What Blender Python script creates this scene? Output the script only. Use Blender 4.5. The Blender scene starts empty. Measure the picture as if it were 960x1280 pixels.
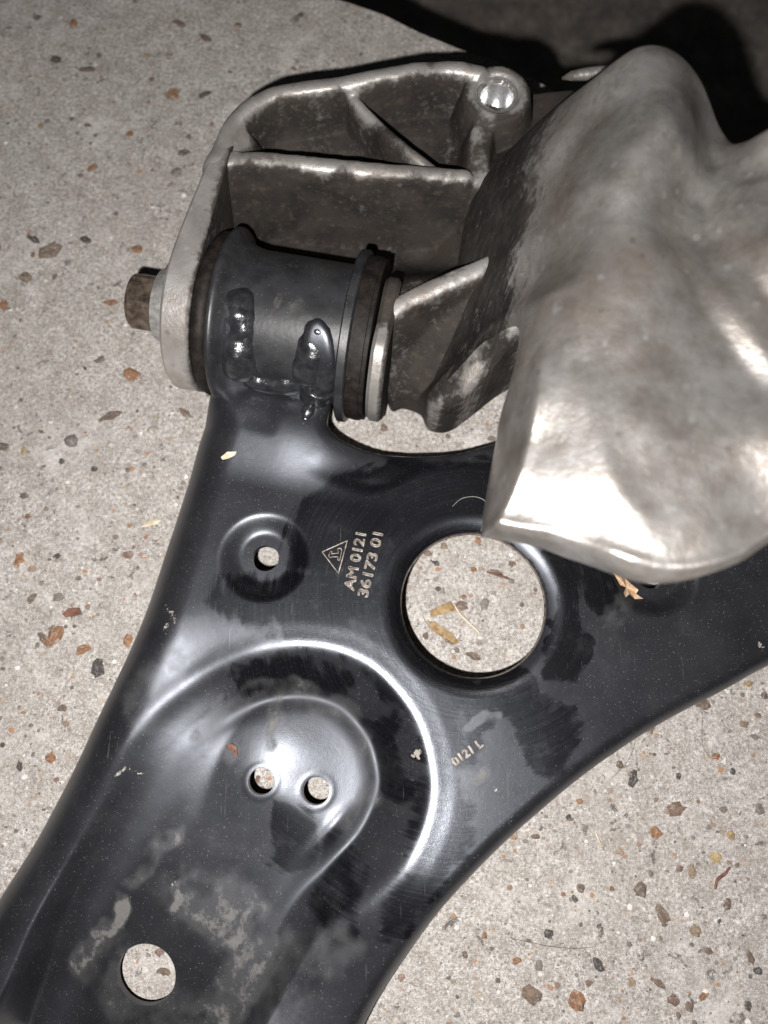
import bpy, bmesh, math, random
import numpy as np
from mathutils import Vector

random.seed(7); rng = np.random.default_rng(7)
scene = bpy.context.scene
MM = 0.001

# ------------------------------------------------------------------ camera, world, light, exposure
FPX, TILT, CAMH = 963.0, math.radians(13.0), 272.0          # focal length in photo pixels, tilt from straight down, height (mm)
cam_d = bpy.data.cameras.new('camera'); cam = bpy.data.objects.new('camera', cam_d)
scene.collection.objects.link(cam); scene.camera = cam
cam.location = (0, 0, CAMH*MM); cam.rotation_euler = (TILT, 0, 0)
cam_d.sensor_fit = 'VERTICAL'; cam_d.sensor_height = 36.0; cam_d.lens = FPX/1280*36.0
cam_d.clip_start = 0.005; cam_d.clip_end = 20
cam_d.dof.use_dof = True; cam_d.dof.focus_distance = 0.245; cam_d.dof.aperture_fstop = 7.6

world = bpy.data.worlds.new('World'); scene.world = world; world.use_nodes = True
bg = world.node_tree.nodes['Background']
bg.inputs[0].default_value = (0.9, 0.95, 1.0, 1); bg.inputs[1].default_value = 0.012

fl_d = bpy.data.lights.new('phone_flash', 'POINT'); fl_d.energy = 5.6; fl_d.color = (1.0, 0.97, 0.945)
fl_d.shadow_soft_size = 0.0022
flash = bpy.data.objects.new('phone_flash', fl_d); scene.collection.objects.link(flash)
flash.location = (-0.019, -0.021, CAMH*MM)                    # the LED sits beside the lens

scene.view_settings.view_transform = 'Standard'; scene.view_settings.look = 'None'
scene.view_settings.exposure = 0.0; scene.view_settings.gamma = 1.0
scene.cycles.use_denoising = True
scene.cycles.sample_clamp_indirect = 4.0

# ------------------------------------------------------------------ layout helpers (mm)
ST, CT = math.sin(TILT), math.cos(TILT)
def U(px, py, z=0.0):
    """A point at height z (mm) measured off the photograph."""
    u, v = (px-480)/FPX, (640-py)/FPX
    d = (u, ST+v*CT, -CT+v*ST)
    t = (CAMH-z)/-d[2]
    return np.array([d[0]*t, d[1]*t])
def U3(px, py, z): 
    p = U(px, py, z); return np.array([p[0], p[1], z])
def pxs(pts, z=None):
    return np.array([U(p[0], p[1], z if z is not None else p[2]) for p in pts])
def smooth01(t):
    t = np.clip(t, 0, 1); return t*t*(3-2*t)
def smax(a, b, k):
    h = np.clip(0.5+0.5*(a-b)/k, 0, 1); return b*(1-h)+a*h+k*h*(1-h)
def smin(a, b, k): return -smax(-a, -b, k)
def catmull(pts, n=8, closed=True):
    P = np.asarray(pts, float); N = len(P); out = []
    rngi = range(N) if closed else range(N-1)
    for i in rngi:
        if closed: p0, p1, p2, p3 = P[i-1], P[i], P[(i+1) % N], P[(i+2) % N]
        else: p0, p1, p2, p3 = P[max(i-1, 0)], P[i], P[i+1], P[min(i+2, N-1)]
        for k in range(n):
            t = k/n
            out.append(0.5*((2*p1)+(-p0+p2)*t+(2*p0-5*p1+4*p2-p3)*t*t+(-p0+3*p1-3*p2+p3)*t**3))
    if not closed: out.append(P[-1])
    return np.array(out)
def seg_dist(X, Y, poly, closed):
    d2 = np.full(X.shape, 1e18); N = len(poly); arc = np.zeros(X.shape); acc = 0.0
    for i in range(N if closed else N-1):
        a, b = poly[i], poly[(i+1) % N]; e = b-a; L2 = max(e@e, 1e-12)
        t = np.clip(((X-a[0])*e[0]+(Y-a[1])*e[1])/L2, 0, 1)
        dd = (X-a[0]-t*e[0])**2+(Y-a[1]-t*e[1])**2
        m = dd < d2; d2 = np.where(m, dd, d2); arc = np.where(m, acc+t*math.sqrt(L2), arc); acc += math.sqrt(L2)
    return np.sqrt(d2), arc/max(acc, 1e-9)
def sdf_poly(X, Y, poly):
    d, _ = seg_dist(X, Y, poly, True); ins = np.zeros(X.shape, bool); N = len(poly)
    for i in range(N):
        a, b = poly[i], poly[(i+1) % N]
        if a[1] == b[1]: continue
        c = ((a[1] > Y) != (b[1] > Y)) & (X < (b[0]-a[0])*(Y-a[1])/(b[1]-a[1])+a[0])
        ins ^= c
    return np.where(ins, -d, d)
def tps(ctrl, smooth=0.0):
    P = np.array(ctrl, float); xy, z = P[:, :2], P[:, 2]; n = len(P)
    r = np.linalg.norm(xy[:, None]-xy[None], axis=2)
    K = np.where(r > 0, r*r*np.log(np.maximum(r, 1e-9)), 0)+np.eye(n)*smooth
    Pm = np.c_[np.ones(n), xy]; A = np.zeros((n+3, n+3)); A[:n, :n] = K; A[:n, n:] = Pm; A[n:, :n] = Pm.T
    w = np.linalg.solve(A, np.r_[z, 0, 0, 0])
    def f(X, Y):
        out = w[n]+w[n+1]*X+w[n+2]*Y
        for i in range(n):
            r2 = (X-xy[i, 0])**2+(Y-xy[i, 1])**2
            out = out+w[i]*0.5*r2*np.log(np.maximum(r2, 1e-12))
        return out
    return f
def vnoise(X, Y, scale, seed):
    """cheap smooth value noise in mm"""
    g = np.random.default_rng(seed).random((97, 97)); x, y = X/scale+40.3, Y/scale+31.7
    xi, yi = np.floor(x).astype(int), np.floor(y).astype(int); fx, fy = x-xi, y-yi
    fx, fy = fx*fx*(3-2*fx), fy*fy*(3-2*fy); G = lambda a, b: g[a % 97, b % 97]
    return (G(xi, yi)*(1-fx)+G(xi+1, yi)*fx)*(1-fy)+(G(xi, yi+1)*(1-fx)+G(xi+1, yi+1)*fx)*fy-0.5

# ------------------------------------------------------------------ object helpers
def link(name, mesh, mat, parent=None, smooth=True, sharp=None):
    o = bpy.data.objects.new(name, mesh); scene.collection.objects.link(o)
    if mat is not None: mesh.materials.append(mat)
    if smooth:
        mesh.polygons.foreach_set('use_smooth', [True]*len(mesh.polygons))
        if sharp: mesh.set_sharp_from_angle(angle=math.radians(sharp))
    if parent is not None: o.parent = parent
    return o
def tag(o, label, cat, group=None):
    o['label'] = label; o['category'] = cat
    if group: o['group'] = group
    return o
def empty(name, loc=(0, 0, 0)):
    o = bpy.data.objects.new(name, None); scene.collection.objects.link(o); o.location = loc
    o.empty_display_size = 0.01; return o
def mesh_from(name, V, F):
    m = bpy.data.meshes.new(name); m.from_pydata([tuple(v*MM) for v in np.asarray(V, float)], [], [tuple(int(i) for i in f) for f in F])
    m.validate(); m.update(); return m
def heightfield(name, sdf, zf, bounds, res, bottom, attrs=None):
    """Sheet z(x,y) trimmed exactly along sdf=0, closed below by bottom(x,y,z) with side walls."""
    x0, x1, y0, y1 = bounds
    nx, ny = int((x1-x0)/res)+1, int((y1-y0)/res)+1
    X, Y = np.meshgrid(x0+np.arange(nx)*res, y0+np.arange(ny)*res, indexing='ij')
    S = sdf(X, Y).ravel(); xs, ys = X.ravel(), Y.ravel()
    idx = np.arange(nx*ny).reshape(nx, ny)
    a, b, c, d = idx[:-1, :-1].ravel(), idx[1:, :-1].ravel(), idx[1:, 1:].ravel(), idx[:-1, 1:].ravel()
    T = np.vstack([np.c_[a, b, c], np.c_[a, c, d]])
    ins = S[T] < 0; k = ins.sum(1)
    full = T[k == 3].tolist(); ex, ey = [], []; cut = {}; base = nx*ny
    def ev(i, j):
        key = (i, j) if i < j else (j, i)
        if key not in cut:
            t = S[i]/(S[i]-S[j]); t = min(max(t, 0.02), 0.98)
            cut[key] = base+len(ex); ex.append(xs[i]+t*(xs[j]-xs[i])); ey.append(ys[i]+t*(ys[j]-ys[i]))
        return cut[key]
    edge = []
    for t, m in zip(T[(k > 0) & (k < 3)], ins[(k > 0) & (k < 3)]):
        for r in range(3):
            i, j, l = t[r], t[(r+1) % 3], t[(r+2) % 3]; mi, mj, ml = m[r], m[(r+1) % 3], m[(r+2) % 3]
            if mi and not mj and not ml:
                p, q = ev(i, j), ev(i, l); full.append([i, p, q]); edge.append((p, q)); break
            if mi and mj and not ml:
                p, q = ev(j, l), ev(i, l); full.append([i, j, p]); full.append([i, p, q]); edge.append((p, q)); break
    XA, YA = np.r_[xs, ex], np.r_[ys, ey]
    F = np.array(full); used = np.unique(F); remap = -np.ones(len(XA), int); remap[used] = np.arange(len(used))
    F = remap[F]; E = remap[np.array(edge)]; x, y = XA[used], YA[used]; z = zf(x, y); zb = np.minimum(bottom(x, y, z), z-0.5)
    n = len(x); V = np.vstack([np.c_[x, y, z], np.c_[x, y, zb]])
    faces = np.vstack([F, F[:, ::-1]+n])
    side = np.vstack([np.c_[E[:, 1], E[:, 0], E[:, 0]+n], np.c_[E[:, 1], E[:, 0]+n, E[:, 1]+n]])
    faces = np.vstack([faces, side]).astype(np.int32)
    m = bpy.data.meshes.new(name); m.vertices.add(len(V)); m.vertices.foreach_set('co', (V*MM).ravel())
    m.loops.add(faces.size); m.loops.foreach_set('vertex_index', faces.ravel())
    m.polygons.add(len(faces)); m.polygons.foreach_set('loop_start', np.arange(0, faces.size, 3, dtype=np.int32))
    m.update(calc_edges=True)
    for nm, fn in (attrs or {}).items():
        val = np.asarray(fn(x, y), float)
        if val.ndim == 1:
            at = m.attributes.new(nm, 'FLOAT', 'POINT'); at.data.foreach_set('value', np.r_[val, val])
        else:
            at = m.attributes.new(nm, 'FLOAT_VECTOR', 'POINT'); at.data.foreach_set('vector', np.vstack([val, val]).ravel())
    return m
def lathe(profile, origin, axis, seg=96, wob=0.0):
    """profile: (t along axis, radius) closed loop or open; mm"""
    ax = np.array(axis, float); ax /= np.linalg.norm(ax)
    up = np.array([0, 0, 1.0]); e1 = np.cross(ax, up); e1 /= np.linalg.norm(e1); e2 = np.cross(e1, ax)
    V, F = [], []; n = len(profile)
    for k in range(seg):
        an = 2*math.pi*k/seg; dr = math.cos(an)*e1+math.sin(an)*e2
        for t, r in profile: V.append(np.array(origin)+ax*t+dr*(r+wob*math.sin(5*an+t)*0.5))
    for k in range(seg):
        for i in range(n-1):
            a, b = k*n+i, ((k+1) % seg)*n+i; F.append((a, b, b+1, a+1))
    return V, F
def tube(path, rad, seg=8, wob=None):
    P = np.array(path, float); n = len(P); R = rad if hasattr(rad, '__len__') else [rad]*n; V, F = [], []
    for i in range(n):
        t = P[min(i+1, n-1)]-P[max(i-1, 0)]; t /= max(np.linalg.norm(t), 1e-9)
        ref = np.array([0, 0, 1.0]) if abs(t[2]) < .9 else np.array([1.0, 0, 0])
        s = np.cross(t, ref); s /= np.linalg.norm(s); u = np.cross(s, t)
        for k in range(seg):
            an = 2*math.pi*k/seg; w = 1 if wob is None else 1+wob*(rng.random()-.5)
            V.append(P[i]+(math.cos(an)*s+math.sin(an)*u)*R[i]*w)
    for i in range(n-1):
        for k in range(seg):
            a, b = i*seg+k, i*seg+(k+1) % seg; F.append((a, b, b+seg, a+seg))
    F.append(tuple(range(seg))[::-1]); F.append(tuple((n-1)*seg+k for k in range(seg)))
    return V, F

# ------------------------------------------------------------------ material helpers
class NT:
    def __init__(s, name):
        s.m = bpy.data.materials.new(name); s.m.use_nodes = True; s.t = s.m.node_tree; s.N = s.t.nodes
        s.b = s.N['Principled BSDF']; s.out = s.N['Material Output']
        s.co = s.N.new('ShaderNodeTexCoord').outputs['Object']
    def n(s, typ, **kw):
        o = s.N.new(typ)
        for k, v in kw.items(): setattr(o, k, v)
        return o
    def put(s, sock, v):
        if isinstance(v, bpy.types.NodeSocket): s.t.links.new(v, sock)
        elif isinstance(v, (tuple, list)) and len(v) == 3 and sock.type == 'RGBA': sock.default_value = (*v, 1)
        else: sock.default_value = v
    def noise(s, scale, detail=4, rough=.55, co=None, dist=0.0, col=False):
        o = s.n('ShaderNodeTexNoise'); s.put(o.inputs['Vector'], co or s.co); s.put(o.inputs['Scale'], scale)
        s.put(o.inputs['Detail'], detail); s.put(o.inputs['Roughness'], rough); s.put(o.inputs['Distortion'], dist)
        return o.outputs['Color' if col else 'Fac']
    def voro(s, scale, out='Distance', co=None, rnd=1.0):
        o = s.n('ShaderNodeTexVoronoi'); s.put(o.inputs['Vector'], co or s.co); s.put(o.inputs['Scale'], scale); s.put(o.inputs['Randomness'], rnd)
        return o.outputs[out]
    def ramp(s, v, lo, hi, a=0.0, b=1.0):
        o = s.n('ShaderNodeMapRange', interpolation_type='SMOOTHSTEP'); o.clamp = True
        for k, x in zip(('Value', 'From Min', 'From Max', 'To Min', 'To Max'), (v, lo, hi, a, b)): s.put(o.inputs[k], x)
        return o.outputs[0]
    def math(s, op, a, b=0.0):
        o = s.n('ShaderNodeMath', operation=op); s.put(o.inputs[0], a); s.put(o.inputs[1], b); return o.outputs[0]
    def mix(s, f, a, b, blend='MIX'):
        o = s.n('ShaderNodeMix', data_type='RGBA', blend_type=blend); s.put(o.inputs[0], f); s.put(o.inputs[6], a); s.put(o.inputs[7], b); return o.outputs[2]
    def attr(s, name, out='Fac'):
        return s.n('ShaderNodeAttribute', attribute_name=name).outputs[out]
    def mapv(s, scale=(1, 1, 1), rot=(0, 0, 0), co=None):
        o = s.n('ShaderNodeMapping'); s.put(o.inputs['Vector'], co or s.co); o.inputs['Scale'].default_value = scale; o.inputs['Rotation'].default_value = rot; return o.outputs[0]
    def bump(s, h, strength, dist, prev=None):
        o = s.n('ShaderNodeBump'); s.put(o.inputs['Height'], h); s.put(o.inputs['Strength'], strength); s.put(o.inputs['Distance'], dist)
        if prev is not None: s.put(o.inputs['Normal'], prev)
        return o.outputs[0]
    def done(s, color=None, rough=None, metal=None, normal=None, spec=None):
        for k, v in (('Base Color', color), ('Roughness', rough), ('Metallic', metal), ('Normal', normal), ('Specular IOR Level', spec)):
            if v is not None: s.put(s.b.inputs[k], v)
        return s.m

def mat_concrete():
    k = NT('concrete')
    big = k.noise(18, 5, .6); mid = k.noise(120, 6, .65, dist=.4); fine = k.noise(700, 5, .7); vf = k.noise(1900, 3, .6)
    c = k.mix(k.ramp(mid, .3, .72), (.40, .377, .353), (.68, .655, .628))
    c = k.mix(k.ramp(fine, .34, .62), k.mix(.75, c, (.20, .175, .155)), c)
    c = k.mix(k.ramp(vf, .55, .70, 0, .85), c, (.84, .80, .76))
    g3 = k.noise(2600, 3, .65); c = k.mix(k.ramp(g3, .46, .37, 0, .9), c, (.17, .148, .13))
    g4 = k.noise(1300, 4, .7, dist=.8); c = k.mix(k.ramp(g4, .45, .36, 0, .8), c, (.20, .168, .142)); c = k.mix(k.ramp(g4, .60, .72, 0, .6), c, (.80, .765, .73))
    g5 = k.noise(800, 5, .8, dist=.5); c = k.mix(k.ramp(g5, .47, .36, 0, .75), c, (.22, .185, .155)); c = k.mix(k.ramp(g5, .56, .66, 0, .75), c, (.86, .83, .79))
    cell = k.voro(330, 'Color'); cd = k.voro(330, 'Distance')
    sep = k.n('ShaderNodeSeparateColor'); k.put(sep.inputs[0], cell)
    speck = k.math('MULTIPLY', k.ramp(sep.outputs[0], .80, .86), k.ramp(cd, .52, .34))
    tint = k.mix(k.ramp(sep.outputs[1], .3, .8), (.14, .115, .10), (.38, .26, .17))
    c = k.mix(k.math('MULTIPLY', speck, .35), c, tint)
    cell2 = k.voro(820, 'Color'); cd2 = k.voro(820, 'Distance'); sp2 = k.n('ShaderNodeSeparateColor'); k.put(sp2.inputs[0], cell2)
    s2 = k.math('MULTIPLY', k.ramp(sp2.outputs[0], .74, .8), k.ramp(cd2, .5, .3))
    c = k.mix(k.math('MULTIPLY', s2, .45), c, k.mix(k.ramp(sp2.outputs[1], .35, .6), (.10, .09, .085), (.30, .21, .15)))
    c = k.mix(k.ramp(big, .35, .7, 0, .30), c, (.31, .28, .255))
    pits = k.math('MULTIPLY', k.ramp(k.noise(210, 6, .7, dist=.7), .40, .28), k.ramp(k.noise(33, 3), .42, .6)); c = k.mix(k.math('MULTIPLY', pits, .75), c, (.15, .125, .105))
    pale = k.ramp(k.noise(38, 7, .72, dist=.5), .52, .68, 0, .45); c = k.mix(pale, c, (.66, .63, .60))
    nb = k.bump(mid, .45, .0014); nb = k.bump(fine, .5, .0006, nb); nb = k.bump(vf, .6, .0003, nb); nb = k.bump(pits, .8, -.0012, nb)
    return k.done(c, .88, 0, nb, .35)

def mat_soil():
    k = NT('dark_soil'); a = k.noise(40, 6, .65); b = k.noise(250, 5, .65)
    c = k.mix(k.ramp(a, .35, .65), (.22, .19, .17), (.42, .37, .33)); c = k.mix(k.ramp(b, .4, .6, 0, .6), c, (.14, .12, .105))
    return k.done(c, .95, 0, k.bump(b, .6, .004), .2)

def mat_stone():
    k = NT('aggregate_stone'); oc = k.n('ShaderNodeObjectInfo').outputs['Color']
    of = k.n('ShaderNodeVectorMath', operation='ADD'); k.put(of.inputs[0], k.co); k.put(of.inputs[1], k.n('ShaderNodeObjectInfo').outputs['Location'])
    sc_ = k.n('ShaderNodeVectorMath', operation='SCALE'); k.put(sc_.inputs[0], k.n('ShaderNodeObjectInfo').outputs['Location']); sc_.inputs['Scale'].default_value = 900.0; k.put(of.inputs[1], sc_.outputs[0]); k.co = of.outputs[0]
    g = k.noise(1.6, 6, .7); h = k.noise(5, 5, .7)
    c = k.mix(k.ramp(g, .35, .7), k.mix(.6, oc, (.05, .04, .036)), oc); c = k.mix(k.ramp(h, .55, .75, 0, .45), c, (.50, .45, .40))
    dust = k.noise(2.2, 7, .75); c = k.mix(k.ramp(dust, .5, .66, 0, .75), c, (.44, .40, .36))
    return k.done(c, .75, 0, k.bump(h, .6, .0006), .3)

def mat_grain():
    k = NT('aggregate_grains'); c = k.attr('tint', 'Color'); g = k.noise(900, 3)
    return k.done(k.mix(k.ramp(g, .3, .7, 0, .4), c, (.3, .27, .24)), .8, 0, None, .3)

def mat_arm():
    k = NT('black_coated_steel')
    sm = k.attr('smudge'); mud = k.attr('mud'); chip = k.attr('chip'); swirl = k.attr('swirl', 'Vector')
    n1 = k.noise(110, 6, .65); n2 = k.noise(900, 4, .6)
    st = k.noise(1.0, 6, .62, co=k.mapv((2300, 55, 1), co=swirl))             # brush strokes that run round the hole
    st2 = k.noise(1.0, 4, .6, co=k.mapv((420, 30, 1), co=swirl))
    e = k.math('ADD', sm, k.math('MULTIPLY', k.math('SUBTRACT', n1, .5), 1.0)); e = k.math('ADD', e, k.math('MULTIPLY', k.math('SUBTRACT', st2, .5), 1.1))
    e = k.math('ADD', e, k.math('MULTIPLY', k.math('SUBTRACT', st, .5), .8))
    wipe = k.ramp(e, .32, .70)
    dust = k.ramp(k.noise(50, 6, .65), .25, .75)
    dusty = k.mix(dust, (.011, .0113, .0135), (.021, .0213, .0245))
    oily = k.mix(k.ramp(st, .48, .75), (.003, .003, .004), (.0085, .009, .0115))
    c = k.mix(wipe, dusty, oily)
    # dust specks of several sizes
    spk = None
    for sc_, lo, hi, th in ((430, .10, .05, .80), (900, .17, .09, .72), (1700, .25, .12, .72)):
        vd = k.voro(sc_, 'Distance'); vc = k.n('ShaderNodeSeparateColor'); k.put(vc.inputs[0], k.voro(sc_, 'Color'))
        q = k.math('MULTIPLY', k.ramp(vd, lo, hi), k.ramp(vc.outputs[0], th, th+.1)); q = k.math('MULTIPLY', q, k.ramp(vc.outputs[1], 0, 1, .25, 1))
        spk = q if spk is None else k.math('MAXIMUM', spk, q)
    speck = k.math('MULTIPLY', spk, k.ramp(wipe, 0, 1, .55, .15))
    c = k.mix(speck, c, (.26, .235, .21))
    gd = k.ramp(k.noise(2600, 2, .6), .58, .8, 0, .22); c = k.mix(k.math('MULTIPLY', gd, k.ramp(wipe, 0, 1, 1, .4)), c, (.16, .155, .15))
    for rz in (.9, -.5):                                                   # thin stray scratches
        sc = k.noise(1.0, 3, .5, co=k.mapv((1500, 50, 50), rot=(0, 0, rz))); sc = k.math('MULTIPLY', k.ramp(sc, .70, .75), k.ramp(k.noise(38+8*rz, 2), .5, .62))
        c = k.mix(k.math('MULTIPLY', sc, .45), c, (.14, .135, .13))
    nn = k.math('ADD', k.math('MULTIPLY', k.noise(1.0, 7, .75, dist=.4, co=k.mapv((230, 150, 150), rot=(0, 0, -.43))), .6), k.math('MULTIPLY', k.noise(700, 5, .7), .4))
    me = k.math('ADD', mud, k.math('MULTIPLY', k.math('SUBTRACT', nn, .5), 2.6))
    mm = k.math('MULTIPLY', k.ramp(me, .50, .88), k.ramp(mud, .05, .8, 0, .62)); mudc = k.mix(n2, (.10, .094, .087), (.27, .252, .23))
    c = k.mix(mm, c, mudc)
    film = k.math('MULTIPLY', k.ramp(k.math('ADD', mud, k.noise(70, 6, .7)), .50, 1.05), .20); haze = k.math('MULTIPLY', k.attr('haze'), k.ramp(k.noise(120, 6, .7), .25, .6, .55, 1.0)); c = k.mix(film, c, (.12, .115, .108))
    ch = k.ramp(k.math('ADD', chip, k.math('MULTIPLY', k.math('SUBTRACT', k.noise(650, 5, .75), .5), 3.0)), .75, .9); ch = k.math('MULTIPLY', ch, k.ramp(chip, .02, .2)); c = k.mix(ch, c, (.34, .31, .28))
    r = k.mix(wipe, k.mix(n1, (.30,)*3, (.39,)*3), k.mix(st, (.21,)*3, (.31,)*3)); r = k.mix(haze, r, (.56,)*3); r = k.mix(k.math('MULTIPLY', film, 3.0), r, (.62,)*3); r = k.mix(k.math('MAXIMUM', mm, speck), r, (.9,)*3)
    nb = k.bump(k.noise(3600, 2, .6), .20, .00012); nb = k.bump(st, k.math('MULTIPLY', wipe, .10), .00015, nb); nb = k.bump(k.noise(420, 3), .04, .0006, nb)
    nb = k.bump(mm, .3, .0003, nb)
    k.b.inputs['Specular Tint'].default_value = (.84, .89, 1.0, 1)
    return k.done(c, r, 0, nb, .85)

def mat_paint(name='black_sleeve_paint', dirt=.5):
    k = NT(name); n1 = k.noise(120, 5, .6); n2 = k.noise(900, 4)
    c = k.mix(k.ramp(n1, .3, .7), (.012, .0122, .014), (.030, .030, .033))
    d = k.ramp(k.noise(75, 6, .65, dist=.5), .58, .78, 0, dirt); c = k.mix(d, c, k.mix(n2, (.10, .085, .07), (.19, .17, .15)))
    vd = k.voro(700, 'Distance'); c = k.mix(k.ramp(vd, .12, .05, 0, .5), c, (.3, .25, .2))
    return k.done(c, k.mix(d, (.42,)*3, (.85,)*3), 0, k.bump(k.noise(380, 4), .10, .0008), .6)

def mat_rubber():
    k = NT('bushing_rubber'); n = k.noise(260, 5, .65)
    c = k.mix(k.ramp(n, .35, .7), (.006, .005, .0045), (.022, .0165, .014))
    c = k.mix(k.ramp(k.noise(700, 3), .66, .78, 0, .4), c, (.10, .075, .058))
    return k.done(c, .62, 0, k.bump(n, .25, .0008), .22)

def mat_aluminium():
    k = NT('weathered_cast_aluminium')
    grime = k.attr('grime'); brush = k.attr('brush'); tarn = k.attr('tarnish')
    a = k.noise(55, 6, .62, dist=.3); b = k.noise(330, 5, .65); f = k.noise(1500, 3, .6)
    clean = k.mix(k.ramp(a, .3, .7), (.36, .335, .31), (.56, .54, .525)); clean = k.mix(k.ramp(b, .55, .75, 0, .55), clean, (.36, .30, .245))
    clean = k.mix(k.ramp(k.noise(24, 5, .6), .5, .72, 0, .55), clean, (.34, .275, .22))
    tc = k.mix(k.ramp(k.noise(60, 8, .72), .25, .75), (.27, .242, .217), (.60, .582, .565)); tc = k.mix(k.ramp(b, .5, .75, 0, .4), tc, (.27, .215, .17))
    tc = k.mix(k.ramp(k.noise(24, 5, .6), .45, .7, 0, .65), tc, (.27, .21, .165)); clean = k.mix(tarn, clean, tc)
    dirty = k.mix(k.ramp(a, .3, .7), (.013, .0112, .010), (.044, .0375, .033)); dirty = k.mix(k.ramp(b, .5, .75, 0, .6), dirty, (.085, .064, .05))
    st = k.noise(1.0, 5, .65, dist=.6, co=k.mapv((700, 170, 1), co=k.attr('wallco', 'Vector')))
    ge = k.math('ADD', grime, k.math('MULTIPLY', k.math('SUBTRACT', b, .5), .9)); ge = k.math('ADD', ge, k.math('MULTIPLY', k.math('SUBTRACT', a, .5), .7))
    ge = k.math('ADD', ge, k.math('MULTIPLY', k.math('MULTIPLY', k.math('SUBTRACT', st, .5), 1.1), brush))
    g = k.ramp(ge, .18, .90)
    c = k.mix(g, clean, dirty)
    blk = k.math('MULTIPLY', brush, k.ramp(st, .40, .58)); c = k.mix(k.math('MULTIPLY', blk, k.math('MULTIPLY', g, .5)), c, (.010, .010, .012))
    # pale oxide spots
    vd = k.voro(95, 'Distance'); vs = k.n('ShaderNodeSeparateColor'); k.put(vs.inputs[0], k.voro(95, 'Color'))
    sp = k.math('MULTIPLY', k.ramp(k.math('ADD', vd, k.math('MULTIPLY', k.noise(480, 6, .75), .8)), .62, .46), k.ramp(vs.outputs[0], .72, .8))
    vd2 = k.voro(230, 'Distance'); vs2 = k.n('ShaderNodeSeparateColor'); k.put(vs2.inputs[0], k.voro(230, 'Color'))
    sp = k.math('MAXIMUM', sp, k.math('MULTIPLY', k.ramp(k.math('ADD', vd2, k.math('MULTIPLY', f, .4)), .48, .34), k.ramp(vs2.outputs[0], .7, .8)))
    pit = k.math('MULTIPLY', k.ramp(k.math('ADD', vd2, k.math('MULTIPLY', f, .4)), .46, .36), k.ramp(vs2.outputs[1], .86, .92)); c = k.mix(k.math('MULTIPLY', pit, .35), c, (.09, .07, .055))
    c = k.mix(k.math('MULTIPLY', sp, k.ramp(g, 0, 1, .6, 0)), c, (.60, .595, .60))
    r = k.mix(g, k.mix(tarn, k.mix(b, (.28,)*3, (.5,)*3), k.mix(k.noise(70, 5, .6), (.27,)*3, (.42,)*3)), (.78,)*3)
    nb = k.bump(a, .04, .002); nb = k.bump(b, .30, .0007, nb); nb = k.bump(f, .22, .00025, nb); nb = k.bump(st, k.math('MULTIPLY', brush, .5), .0006, nb)
    return k.done(c, r, k.math('MULTIPLY', k.ramp(g, 0, 1, .62, .1), k.ramp(tarn, 0, 1, 1, 1.25)), nb, k.ramp(g, 0, 1, .5, .22))

def simple(name, c1, c2, scale=600, rough=.7, metal=0, bump=.3, spec=.4):
    k = NT(name); n = k.noise(scale, 5, .65)
    return k.done(k.mix(k.ramp(n, .3, .7), c1, c2), rough, metal, k.bump(n, bump, .0004), spec)

M_conc, M_soil, M_stone, M_grain, M_arm = mat_concrete(), mat_soil(), mat_stone(), mat_grain(), mat_arm()
M_paint, M_rubber, M_alu = mat_paint(), mat_rubber(), mat_aluminium()
M_weld = simple('painted_weld', (.012, .0125, .015), (.028, .0285, .032), 300, .22, 0, .8, .9)
M_rimm = simple('sheared_edge', (.05, .042, .035), (.16, .135, .11), 500, .5, .4, .2)
M_bolt = simple('rusty_bolt_steel', (.035, .026, .021), (.20, .155, .12), 220, .42, .5, .25)
M_washer = simple('zinc_washer', (.24, .23, .22), (.45, .45, .44), 350, .5, .5, .3)
M_bare = simple('bare_stamped_metal', (.11, .09, .075), (.60, .53, .47), 900, .5, .35, .3)
M_thread = simple('bright_bore', (.62, .62, .63), (.82, .82, .83), 700, .28, .85, .2)
M_leaf = simple('dry_leaf', (.46, .27, .15), (.78, .56, .38), 500, .75)
M_wood = simple('old_wood_chip', (.17, .10, .04), (.40, .28, .14), 500, .7)
M_straw = simple('pale_straw', (.50, .40, .27), (.75, .66, .52), 500, .6)
M_twig = simple('brown_twig', (.09, .04, .028), (.22, .10, .07), 500, .65)
M_hair = simple('fine_hair', (.07, .06, .055), (.12, .10, .09), 300, .5)
M_pale = simple('pale_fibre', (.4, .38, .35), (.6, .57, .54), 300, .5)

# ------------------------------------------------------------------ setting: concrete slab with an edge, soil lower down
e1, e2 = U(400, -6, 0), U(560, 58, 0); ed = (e2-e1)/np.linalg.norm(e2-e1)
pa, pb = e1-ed*700, e1+ed*900
n_e = 90; line = []
for i in range(n_e+1):
    t = i/n_e; p = pa+(pb-pa)*t; nn = np.array([-ed[1], ed[0]]); line.append(p+nn*(2.2*math.sin(t*57)+1.6*math.sin(t*141+1)))
top = line+[np.array([900, -700.]), np.array([-900, -700.])]
V = [np.array([p[0], p[1], 0.]) for p in top]+[np.array([p[0], p[1], -250.]) for p in top]; n = len(top)
F = [tuple(range(n))[::-1]]+[(i, (i+1) % n, (i+1) % n+n, i+n) for i in range(n)]
slab = link('concrete_slab', mesh_from('concrete_slab', V, F), M_conc, smooth=False); slab['kind'] = 'structure'
bm = bmesh.new(); bm.from_mesh(slab.data); bmesh.ops.recalc_face_normals(bm, faces=bm.faces); bm.to_mesh(slab.data); bm.free()
soil = link('ground', mesh_from('ground', [np.array(p, float) for p in ((-4000, -4000, -250.5), (4000, -4000, -250.5), (4000, 4000, -250.5), (-4000, 4000, -250.5))], [(0, 1, 2, 3)]), M_soil, smooth=False)
soil['kind'] = 'structure'

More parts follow.
